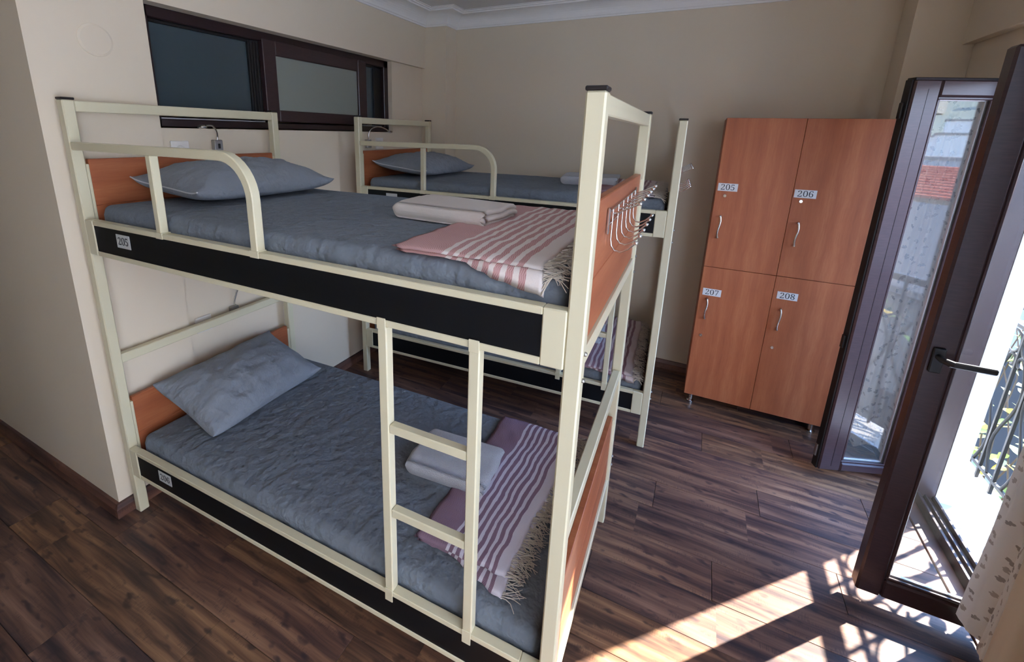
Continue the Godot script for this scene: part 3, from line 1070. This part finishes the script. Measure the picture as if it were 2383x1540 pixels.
# square tube along a path in the x-y plane
func square_sweep(st: SurfaceTool, way: Array, half: float, z0: float, z1: float, bevel: float) -> void:
	var zc := (z0 + z1) / 2.0
	var hz := (z1 - z0) / 2.0
	var prof := [Vector2(-half, -hz + bevel), Vector2(-half + bevel, -hz), Vector2(half - bevel, -hz), Vector2(half, -hz + bevel), Vector2(half, hz - bevel), Vector2(half - bevel, hz), Vector2(-half + bevel, hz), Vector2(-half, hz - bevel)]
	var n := way.size()
	var rings := []
	for i in n:
		var t: Vector2 = (way[mini(i + 1, n - 1)] - way[maxi(i - 1, 0)]).normalized()
		var s := Vector2(-t.y, t.x)
		var ring := []
		for q in prof:
			ring.append(Vector3(way[i].x + s.x * q.x, way[i].y + s.y * q.x, zc + q.y))
		rings.append(ring)
	for k in 8:
		var l := (k + 1) % 8
		st.set_smooth_group(k + 1)
		for i in n - 1:
			quad(st, rings[i][k], rings[i][l], rings[i + 1][l], rings[i + 1][k])
	st.set_smooth_group(-1)
	for e in [0, n - 1]:
		face(st, rings[e].duplicate(), (rings[1][0] + rings[1][4]) / 2.0 if e == 0 else (rings[n - 2][0] + rings[n - 2][4]) / 2.0)

# ------------------------------------------------------------------ bedding
# local y = 0 is the mattress: flat underside, plump top, seam a little above the bed
func pillow_mesh(a: float, b: float, top: float, seam: float, seed_at: float) -> ArrayMesh:
	var st := mb()
	for s in [1.0, -1.0]:
		grid(st, 36, 48, func(uu: float, vv: float) -> Vector3:
			var u := -cos(uu * PI)
			var v := -cos(vv * PI)
			var x := u * a * (1.0 - 0.08 * (1.0 - v * v) - 0.03 * pow(absf(u * v), 4.0))
			var z := v * b * (1.0 - 0.05 * (1.0 - u * u))
			var full := sqrt(maxf(0.0, 1.0 - pow(absf(u), 2.1))) * sqrt(maxf(0.0, 1.0 - pow(absf(v), 2.6)))
			var edge := 1.0 - full
			var pull := noise.get_noise_3d(u * 1.7 + seed_at, v * 2.2, s) * 0.20 + 0.07 * noise.get_noise_3d(u * 5.0, v * 6.0 + seed_at, s)
			pull += 0.16 * edge * full * sin(v * 15.0 + seed_at * 3.0) + 0.14 * edge * full * sin(u * 11.0 + seed_at)
			var ear := 0.016 * pow(absf(u * v), 6.0)
			return Vector3(x, seam + ear + (top - seam) * full * (1.0 + pull) if s > 0.0 else seam + ear - (seam - 0.002) * pow(full, 0.6), z), s > 0.0)
	return done(st)

func pillow(called: String, label: String, where: Transform3D, a: float, b: float, top: float, seam: float, seed_at: float, group: String) -> void:
	var o := thing(called, label, "pillow", where, group)
	part("pillow_case", pillow_mesh(a, b, top, seam, seed_at), M["pillow_case"], o)
	var pts := []
	for k in 22:
		var u := -0.99 + 1.98 * k / 21.0
		pts.append(Vector3(u * a, seam + 0.016 * pow(absf(u), 6.0), b * (1.0 - 0.05 * (1.0 - u * u)) + 0.001))
	if seed_at != 4.1:
		part("piping", tube_mesh(pts, 0.003, 6), M["piping"], o)

func folded_towel(w: float, h: float, d: float, folds: int, seed_at: float) -> ArrayMesh:
	# x: round fold on the left, open layers on the right
	var st := mb()
	var sec := []
	var n := 12
	for k in n + 1:
		var a := PI / 2.0 + PI * k / n
		sec.append(Vector2(-w / 2 + h / 2 + cos(a) * h / 2, h / 2 + sin(a) * h / 2))
	var lay := h / folds
	for f in folds:
		var yc := lay * (f + 0.5)
		var inset := 0.012 * absf(sin(f * 2.3 + seed_at))
		for k in 7:
			var a := -PI / 2.0 + PI * k / 6.0
			sec.append(Vector2(w / 2 - lay * 0.5 - inset + cos(a) * lay * 0.5, yc + sin(a) * lay * 0.47))
	sec.append(sec[0])
	var m := sec.size()
	var nz := 14
	grid(st, m - 1, nz, func(u: float, v: float) -> Vector3:
		var q: Vector2 = sec[int(round(u * (m - 1)))]
		var z := (v - 0.5) * d
		var e := pow(absf(v - 0.5) * 2.0, 6.0)
		var wob := noise.get_noise_3d(q.x * 7.0 + seed_at, q.y * 9.0, z * 7.0)
		var y := q.y * (1.0 - 0.10 * e) * (1.0 + 0.14 * wob) + 0.004 * noise.get_noise_2d(z * 16.0, q.x * 12.0 + seed_at) * clampf(q.y / h, 0.0, 1.0)
		return Vector3(q.x * (1.0 - 0.03 * e) + 0.006 * noise.get_noise_2d(z * 9.0 + seed_at, q.y * 20.0), maxf(y, 0.0), z), true)
	for v in [0.0, 1.0]:
		# closed by a slightly bulging end
		grid(st, m - 1, 3, func(u: float, t: float) -> Vector3:
			var q: Vector2 = sec[int(round(u * (m - 1)))]
			var z: float = (v - 0.5) * d
			var wob := noise.get_noise_3d(q.x * 7.0 + seed_at, q.y * 9.0, z * 7.0)
			var y := maxf(q.y * 0.90 * (1.0 + 0.14 * wob) + 0.004 * noise.get_noise_2d(z * 16.0, q.x * 12.0 + seed_at) * clampf(q.y / h, 0.0, 1.0), 0.0)
			var p := Vector2(q.x * 0.97 + 0.006 * noise.get_noise_2d(z * 9.0 + seed_at, q.y * 20.0), y)
			var c := Vector2(clampf(p.x, -w / 2 + h / 2, w / 2 - h / 2) * lerpf(1.0, 1.0, t), h * 0.45)
			p = p.lerp(c, t)
			return Vector3(p.x, p.y, z + signf(v - 0.5) * 0.012 * sin(t * PI / 2.0)), v < 0.5)
	return done(st)

# one folded layer of a throw: top and underside with rolled edges; shape(u, v) gives the middle surface
func layer(st: SurfaceTool, nu: int, nv: int, thick: float, shape: Callable) -> void:
	var top := func(u: float, v: float) -> Vector3:
		var e := minf(minf(u, 1.0 - u) * 14.0, minf(v, 1.0 - v) * 26.0)
		return shape.call(u, v) + Vector3(0, thick * sqrt(clampf(e, 0.0, 1.0)), 0)
	grid(st, nu, nv, top, true)
	grid(st, nu, nv, func(u: float, v: float) -> Vector3: return shape.call(u, v), false)

func throw_cloth(label: String, tint: String, bed: Transform3D, top_y: float, x0: float, x1: float, z0: float, z1: float, skew: float, hang: float, seed_at: float) -> void:
	var o := thing("striped_throw", label, "throw", bed, "fringed striped throws on the beds")
	var edge := -0.052
	var surf := func(u: float, v: float, lift: float, dx: float, dz: float) -> Vector3:
		var x := lerpf(x0, x1, u) + dx + 0.010 * noise.get_noise_2d(v * 5.0 + seed_at, u * 2.0) + skew * (1.0 - v) * (0.4 + u * 0.6)
		var z := lerpf(z0, z1 + dz * smoothstep(0.3, 1.0, u), v) + 0.010 * noise.get_noise_2d(u * 6.0, v * 3.0 + seed_at)
		var y := top_y + lift + 0.005 * noise.get_noise_2d(u * 7.0 + seed_at, v * 9.0) + 0.004
		if z > edge:
			var over := z - edge
			z = edge + 0.026 * (1.0 - exp(-over / 0.026))
			y -= maxf(0.0, over - 0.012)
		return Vector3(x, y, z)
	var st := mb()
	layer(st, 22, 44, 0.006, func(u: float, v: float) -> Vector3: return surf.call(u, v, 0.0, 0.012, hang))
	part("under_fold", done(st), M[tint], o)
	st = mb()
	layer(st, 22, 44, 0.007, func(u: float, v: float) -> Vector3: return surf.call(u, v, 0.0085, 0.0, 0.0))
	part("upper_fold", done(st), M[tint], o)
	# loose fringe along the end
	st = mb()
	var r := RandomNumberGenerator.new()
	r.seed = int(seed_at * 10.0) + 3
	for k in 460:
		var v := r.randf()
		var low := k % 2
		var p: Vector3 = surf.call(0.985, v, 0.002 + 0.007 * low, 0.012 * (1 - low), hang * (1 - low))
		var d := Vector3(1.0, r.randf_range(-0.25, 0.3), r.randf_range(-0.45, 0.55)).normalized() * r.randf_range(0.014, 0.024)
		var pts := [p]
		for s in 3:
			p += d
			d += Vector3(r.randf_range(-0.006, 0.002), r.randf_range(-0.012, 0.004), r.randf_range(-0.008, 0.010))
			p.x = minf(p.x, 1.955)
			p.y = maxf(p.y, top_y - 0.03) if p.x > 1.93 else maxf(p.y, top_y + 0.003)
			pts.append(p)
		tube(st, pts, 0.0016, 4, 0.0009, false)
	var fr := part("fringe", done(st), M["fringe"], o)
	fr.set_meta("kind", "stuff")

func bedding(near_bed: Transform3D, far_bed: Transform3D) -> void:
	var up := soft_box(Vector3(0.07, 1.289, -0.936), Vector3(1.945, 1.452, -0.040), 0.035, 0.03, 0.0035, 2.0, 0.008)
	var lo := soft_box(Vector3(0.07, 0.240, -0.936), Vector3(1.945, 0.402, -0.040), 0.035, 0.03, 0.0035, 7.0, 0.008)
	var g := "mattresses in grey fitted sheets"
	single("mattress", up, M["sheet"], "grey sheeted mattress on the upper bunk of the nearer bed", "mattress", near_bed, g)
	single("mattress", lo, M["sheet"], "grey-blue sheeted mattress on the lower bunk of the nearer bed", "mattress", near_bed, g)
	single("mattress", up, M["sheet"], "dark grey sheeted mattress on the upper bunk of the farther bed", "mattress", far_bed, g)
	single("mattress", lo, M["sheet"], "grey sheeted mattress on the lower bunk of the farther bed, mostly hidden", "mattress", far_bed, g)
	# pillows lean on the headboards
	g = "grey pillows"
	pillow("pillow", "grey pillow on the upper bunk of the nearer bed, behind the guard rail", near_bed * Transform3D(Basis(Vector3.UP, -0.05) * Basis(Vector3(0, 0, 1), -0.06), Vector3(0.295, 1.468, -0.515)), 0.235, 0.345, 0.155, 0.055, 1.3, g)
	pillow("pillow", "grey-blue pillow leaning on the headboard of the nearer lower bunk", near_bed * Transform3D(Basis(Vector3.UP, 0.02) * Basis(Vector3(0, 0, 1), -0.36), Vector3(0.205, 0.466, -0.470)), 0.215, 0.33, 0.155, 0.05, 4.1, g)
	pillow("pillow", "grey pillow on the upper bunk of the farther bed", far_bed * Transform3D(Basis(Vector3.UP, -0.05) * Basis(Vector3(0, 0, 1), -0.10), Vector3(0.285, 1.475, -0.46)), 0.225, 0.35, 0.14, 0.05, 7.7, g)
	# throws laid across the foot ends
	throw_cloth("rose and white striped fringed throw on the nearer upper bunk", "throw_rose", near_bed, 1.456, 1.465, 1.885, -0.90, -0.046, 0.0, 0.052, 1.0)
	throw_cloth("plum and white striped fringed throw on the nearer lower bunk", "throw_plum", near_bed, 0.406, 1.465, 1.800, -0.925, -0.150, 0.05, 0.060, 5.0)
	throw_cloth("plum striped fringed throw on the farther upper bunk", "throw_dusk", far_bed, 1.456, 1.52, 1.88, -0.90, -0.08, 0.0, 0.04, 9.0)
	throw_cloth("dusky striped fringed throw hanging over the farther lower bunk", "throw_dusk", far_bed, 0.406, 1.50, 1.89, -0.91, -0.04, 0.0, 0.03, 13.0)
	# towels
	g = "folded white towels"
	single("folded_towel", folded_towel(0.40, 0.062, 0.235, 3, 1.0), M["linen"], "folded cream-white towel on the rose throw of the nearer upper bunk", "towel", near_bed * Transform3D(Basis(Vector3.UP, -0.08), Vector3(1.405, 1.463, -0.53)), g)
	single("folded_towel", folded_towel(0.36, 0.070, 0.225, 2, 4.0), M["terry"], "folded white terry towel on the plum throw behind the ladder", "towel", near_bed * Transform3D(Basis(Vector3.UP, 0.05), Vector3(1.430, 0.412, -0.515)), g)
	single("folded_towel", folded_towel(0.36, 0.060, 0.24, 3, 8.0), M["terry"], "folded white towel on the farther upper bunk", "towel", far_bed * Transform3D(Basis(Vector3.UP, 0.05), Vector3(1.48, 1.463, -0.50)), g)
	single("folded_towel", folded_towel(0.30, 0.060, 0.24, 3, 12.0), M["terry"], "folded white towel on the farther lower bunk, glimpsed past the ladder", "towel", far_bed * Transform3D(Basis(Vector3.UP, 0.0), Vector3(1.52, 0.412, -0.50)), g)

# ------------------------------------------------------------------ lockers
func lockers() -> void:
	var x0 := 2.283
	var z := -1.600
	var w := 0.3895
	var o := thing("locker_cabinet", "cherry wood locker cabinet with four numbered doors against the far wall", "locker", at(x0, 0, z))
	part("body", boxes([
		[Vector3(0, 0.077, -0.44), Vector3(0.018, 1.885, -0.019)], [Vector3(2 * w - 0.018, 0.077, -0.44), Vector3(2 * w, 1.885, -0.019)],
		[Vector3(0.018, 1.867, -0.44), Vector3(2 * w - 0.018, 1.885, -0.019)], [Vector3(0.018, 0.077, -0.44), Vector3(2 * w - 0.018, 0.095, -0.019)],
		[Vector3(0.018, 0.97, -0.43), Vector3(2 * w - 0.018, 0.988, -0.022)], [Vector3(w - 0.009, 0.095, -0.43), Vector3(w + 0.009, 1.867, -0.022)],
		[Vector3(0.018, 0.095, -0.44), Vector3(2 * w - 0.018, 1.867, -0.432)],
	], 0.001), M["laminate_up"], o)
	var doors := [[0, 1, "205", Vector2(2.345, 1.484), Vector2(2.336, 1.432), Vector2(2.331, 1.242), 0.0], [1, 1, "206", Vector2(2.731, 1.475), Vector2(2.717, 1.432), Vector2(2.725, 1.243), 0.0],
		[0, 0, "207", Vector2(2.352, 0.816), Vector2(2.328, 0.515), Vector2(2.333, 0.706), 0.03], [1, 0, "208", Vector2(2.746, 0.866), Vector2(2.723, 0.525), Vector2(2.726, 0.717), 0.03]]
	for d in doors:
		var lo := Vector3(d[0] * w + 0.001, 0.077 if d[1] == 0 else 0.983, -0.018)
		var hi := Vector3((d[0] + 1) * w - 0.001, 0.980 if d[1] == 0 else 1.885, 0.0)
		var door := part("door", box_mesh(lo, hi, 0.0012), M["laminate_up"], o)
		var rel := func(p: Vector2) -> Vector3: return Vector3(p.x - x0, p.y, 0.0)
		var pl := part("number_plate", number_mesh(d[2], 0.104, 0.046, 0.046, M["plate"], M["ink"]), null, door, Transform3D(Basis(), rel.call(d[3])))
		pl.set_meta("label", "pale plate reading " + d[2])
		part("lock", lathe_mesh([[0.0, 0.003], [0.0035, 0.003], [0.0035, 0.0045], [0.008, 0.0045], [0.0105, 0.0015], [0.0105, 0.0]], 16, Transform3D(Basis(Vector3.RIGHT, PI / 2), rel.call(d[4]))), M["chrome"], door)
		part("handle", handle_bar(), M["chrome"], door, Transform3D(Basis(), rel.call(d[5])))
	for x in [0.045, 2 * w - 0.05]:
		for zz in [-0.05, -0.40]:
			part("foot", lathe_mesh([[0.0, 0.077], [0.016, 0.077], [0.016, 0.02], [0.024, 0.012], [0.024, 0.0], [0.0, 0.0]], 16, at(x, 0, zz)), M["chrome"], o)

# bowed pull with a gentle twist between two square ends
func handle_bar() -> ArrayMesh:
	var st := mb()
	box(st, Vector3(-0.006, 0.058, 0), Vector3(0.006, 0.072, 0.022), 0.003)
	box(st, Vector3(-0.006, -0.072, 0), Vector3(0.006, -0.058, 0.022), 0.003)
	var pts := []
	for k in 13:
		var t := k / 12.0
		pts.append(Vector3(0.004 * sin(t * TAU), 0.066 - 0.132 * t, 0.020 + 0.010 * sin(t * PI)))
	tube(st, pts, 0.0055, 8)
	return done(st)

# ------------------------------------------------------------------ lamps, sockets, cover
func reading_lamp(label: String, base: Vector3, turn: float, pts: Array) -> void:
	var o := thing("reading_lamp", label, "lamp", Transform3D(Basis(Vector3.UP, turn), base), "chrome gooseneck reading lamps")
	part("base", box_mesh(Vector3(0, -0.03, -0.022), Vector3(0.03, 0.03, 0.022), 0.003), M["steel"], o)
	part("switch", box_mesh(Vector3(0.03, -0.012, -0.006), Vector3(0.034, 0.012, 0.006), 0.001), M["dark_plastic"], o)
	var c := Curve3D.new()
	for p in pts:
		c.add_point(p)
	for i in range(1, pts.size() - 1):
		var t: Vector3 = (pts[i + 1] - pts[i - 1]) * 0.2
		c.set_point_in(i, -t)
		c.set_point_out(i, t)
	part("gooseneck", tube_mesh(Array(c.tessellate(4, 3.0)), 0.0045, 8), M["chrome"], o)
	var tip: Vector3 = pts[pts.size() - 1]
	var dir: Vector3 = (tip - pts[pts.size() - 2]).normalized()
	var side := dir.cross(Vector3.UP).normalized()
	var head := Transform3D(Basis(dir, side.cross(dir), side), tip)
	part("lamp_head", lathe_mesh([[0.0, 0.008], [0.012, 0.0075], [0.019, 0.004], [0.021, -0.002], [0.016, -0.006], [0.0, -0.006]], 16, head * at(0.018, 0, 0)), M["chrome"], o)
	part("lens", lathe_mesh([[0.0, -0.0065], [0.012, -0.0065], [0.012, -0.008], [0.0, -0.008]], 12, head * at(0.018, 0, 0)), M["white_plastic"], o)

func socket(label: String, where: Vector3) -> void:
	var o := thing("wall_socket", label, "socket", Transform3D(Basis(), where), "white wall sockets")
	part("plate", box_mesh(Vector3(0, -0.042, -0.042), Vector3(0.011, 0.042, 0.042), 0.003), M["white_plastic"], o)
	part("insert", lathe_mesh([[0.0, 0.0112], [0.017, 0.0112], [0.019, 0.014], [0.021, 0.014], [0.022, 0.011]], 20, Transform3D(Basis(Vector3(0, 0, 1), -PI / 2), Vector3.ZERO)), M["white_plastic"], o)
	for z in [-0.0095, 0.0095]:
		part("pin_hole", lathe_mesh([[0.0, 0.0118], [0.003, 0.0118], [0.003, 0.011]], 8, Transform3D(Basis(Vector3(0, 0, 1), -PI / 2), Vector3(0, 0, z))), M["gasket"], o)

func wall_fittings() -> void:
	reading_lamp("chrome gooseneck reading lamp over the nearer upper bunk", Vector3(-0.035, 1.668, 0.014), 0.0, [Vector3(0.02, 0.03, 0), Vector3(0.026, 0.065, 0.002), Vector3(0.045, 0.095, 0.03), Vector3(0.058, 0.100, 0.06), Vector3(0.066, 0.096, 0.085)])
	reading_lamp("chrome gooseneck reading lamp over the nearer lower bunk, half hidden by the side rail", Vector3(-0.035, 0.772, 0.025), 0.0, [Vector3(0.02, 0.03, 0), Vector3(0.024, 0.07, -0.005), Vector3(0.04, 0.14, -0.025), Vector3(0.07, 0.18, -0.03), Vector3(0.10, 0.15, -0.03)])
	reading_lamp("chrome gooseneck reading lamp at the head of the farther upper bunk", Vector3(-0.035, 1.668, -1.155), 0.0, [Vector3(0.02, 0.03, 0), Vector3(0.025, 0.085, -0.005), Vector3(0.04, 0.118, -0.05), Vector3(0.05, 0.118, -0.12), Vector3(0.055, 0.095, -0.19)])
	socket("white wall socket behind the nearer upper bunk, under the window", Vector3(-0.035, 1.652, 0.195))
	socket("white wall socket behind the nearer lower bunk", Vector3(-0.035, 0.758, 0.195))
	socket("white wall socket behind the farther upper bunk", Vector3(-0.035, 1.668, -1.295))
	var m := lathe_mesh([[0.0, 0.006], [0.052, 0.006], [0.06, 0.003], [0.061, 0.0]], 36, Transform3D(Basis(Vector3(0, 0, 1), -PI / 2), Vector3.ZERO))
	single("junction_cover", m, M["wall"], "round wall cover painted over in beige, left of the sliding window", "cover", at(0.0, 2.083, 0.484))

# ------------------------------------------------------------------ hook racks on the footboards
func racks(near_bed: Transform3D, far_bed: Transform3D) -> void:
	var o := thing("hook_rack", "chrome wire rack of hooks hung on the footboard of the nearer bed", "hook rack", near_bed * at(1.990, 1.566, -0.235), "chrome hook racks")
	for y in [-0.012, 0.020]:
		part("bar", tube_mesh([Vector3(0.004, y, 0.02), Vector3(0.004, y, -0.53)], 0.0028, 6), M["chrome"], o)
	for z in [0.015, -0.525]:
		part("mount", box_mesh(Vector3(0, -0.035, z - 0.006), Vector3(0.006, 0.03, z + 0.006), 0.002), M["chrome"], o)
	var low := mb()
	tube(low, [Vector3(0.006, 0.022, 0), Vector3(0.006, -0.055, 0), Vector3(0.009, -0.072, 0), Vector3(0.018, -0.084, 0), Vector3(0.032, -0.086, 0), Vector3(0.050, -0.076, 0), Vector3(0.066, -0.060, 0)], 0.0025, 6)
	ball(low, Vector3(0.068, -0.058, 0), 0.0058)
	var low_mesh := done(low)
	var high := mb()
	tube(high, [Vector3(0.007, 0.010, 0), Vector3(0.016, 0.014, 0), Vector3(0.066, 0.040, 0)], 0.0025, 6)
	ball(high, Vector3(0.068, 0.041, 0), 0.0055)
	var high_mesh := done(high)
	for k in 6:
		var z := -0.025 - 0.092 * k
		part("hook", low_mesh, M["chrome"], o, at(0, 0, z))
		part("hook", high_mesh, M["chrome"], o, at(0, 0, z))
	var c: Node3D = o.duplicate()
	c.name = numbered("hook_rack")
	add_child(c)
	c.transform = far_bed * at(1.990, 1.566, -0.235)
	tag(c, "chrome wire rack of hooks on the far bed, sticking out past its corner post", "hook rack", "chrome hook racks")

# ------------------------------------------------------------------ curtains
func hung(path: Array, y0: float, y1: float, folds: float, deep: float, seed_at: float, scale: float, hem: float) -> ArrayMesh:
	var c := Curve3D.new()
	for p in path:
		c.add_point(p)
	var total := c.get_baked_length()
	var st := mb()
	var nu := int(folds * 12.0)
	var nv := 26
	var f := func(u: float, v: float) -> Vector3:
		var p := c.sample_baked(u * total)
		var q := c.sample_baked(minf(u * total + 0.01, total))
		var r := c.sample_baked(maxf(u * total - 0.01, 0.0))
		var t := (q - r).normalized()
		var n := t.cross(Vector3.UP)
		var fall := 0.55 + 0.45 * (1.0 - v)
		var wave := sin(u * folds * TAU + 0.8 * sin(v * 2.0 + seed_at)) + 0.35 * sin(u * folds * 2.3 * TAU + seed_at + v)
		var y := lerpf(y0 + hem * sin(u * folds * PI + seed_at), y1, v)
		return p + n * wave * deep * fall + t * 0.012 * noise.get_noise_2d(v * 4.0, u * 6.0 + seed_at) + Vector3(0, y, 0)
	grid(st, nu, nv, f, false, 0, func(u: float, v: float) -> Vector2: return Vector2(u * total * scale * 1.25, (1.0 - v) * (y1 - y0) * scale))
	return done(st)

func curtains() -> void:
	var g := "floral curtains of the balcony door"
	var far_c := thing("floral_curtain", "white curtain with small grey flowers seen through the far door leaf", "curtain", Transform3D(), g)
	part("cloth", hung([Vector3(3.12, 0, -1.60), Vector3(3.20, 0, -1.545), Vector3(3.31, 0, -1.45)], 0.075, 2.0, 3.2, 0.016, 0.4, 2.6, 0.03), M["floral"], far_c)
	var near_c := thing("floral_curtain", "white curtain with small grey flowers gathered beside the near door leaf", "curtain", Transform3D(), g)
	part("cloth", hung([Vector3(3.222, 0, -0.36), Vector3(3.225, 0, -0.28), Vector3(3.245, 0, -0.13)], 0.155, 2.25, 2.0, 0.018, 2.0, 2.6, 0.012), M["floral"], near_c)
	var d := thing("beige_drape", "plain beige drape hanging at the right edge beside the flowered curtain", "drape", Transform3D())
	part("cloth", hung([Vector3(3.212, 0, -0.20), Vector3(3.215, 0, -0.08), Vector3(3.225, 0, 0.25)], 0.145, 2.25, 4.0, 0.02, 5.0, 2.6, 0.012), M["drape"], d)
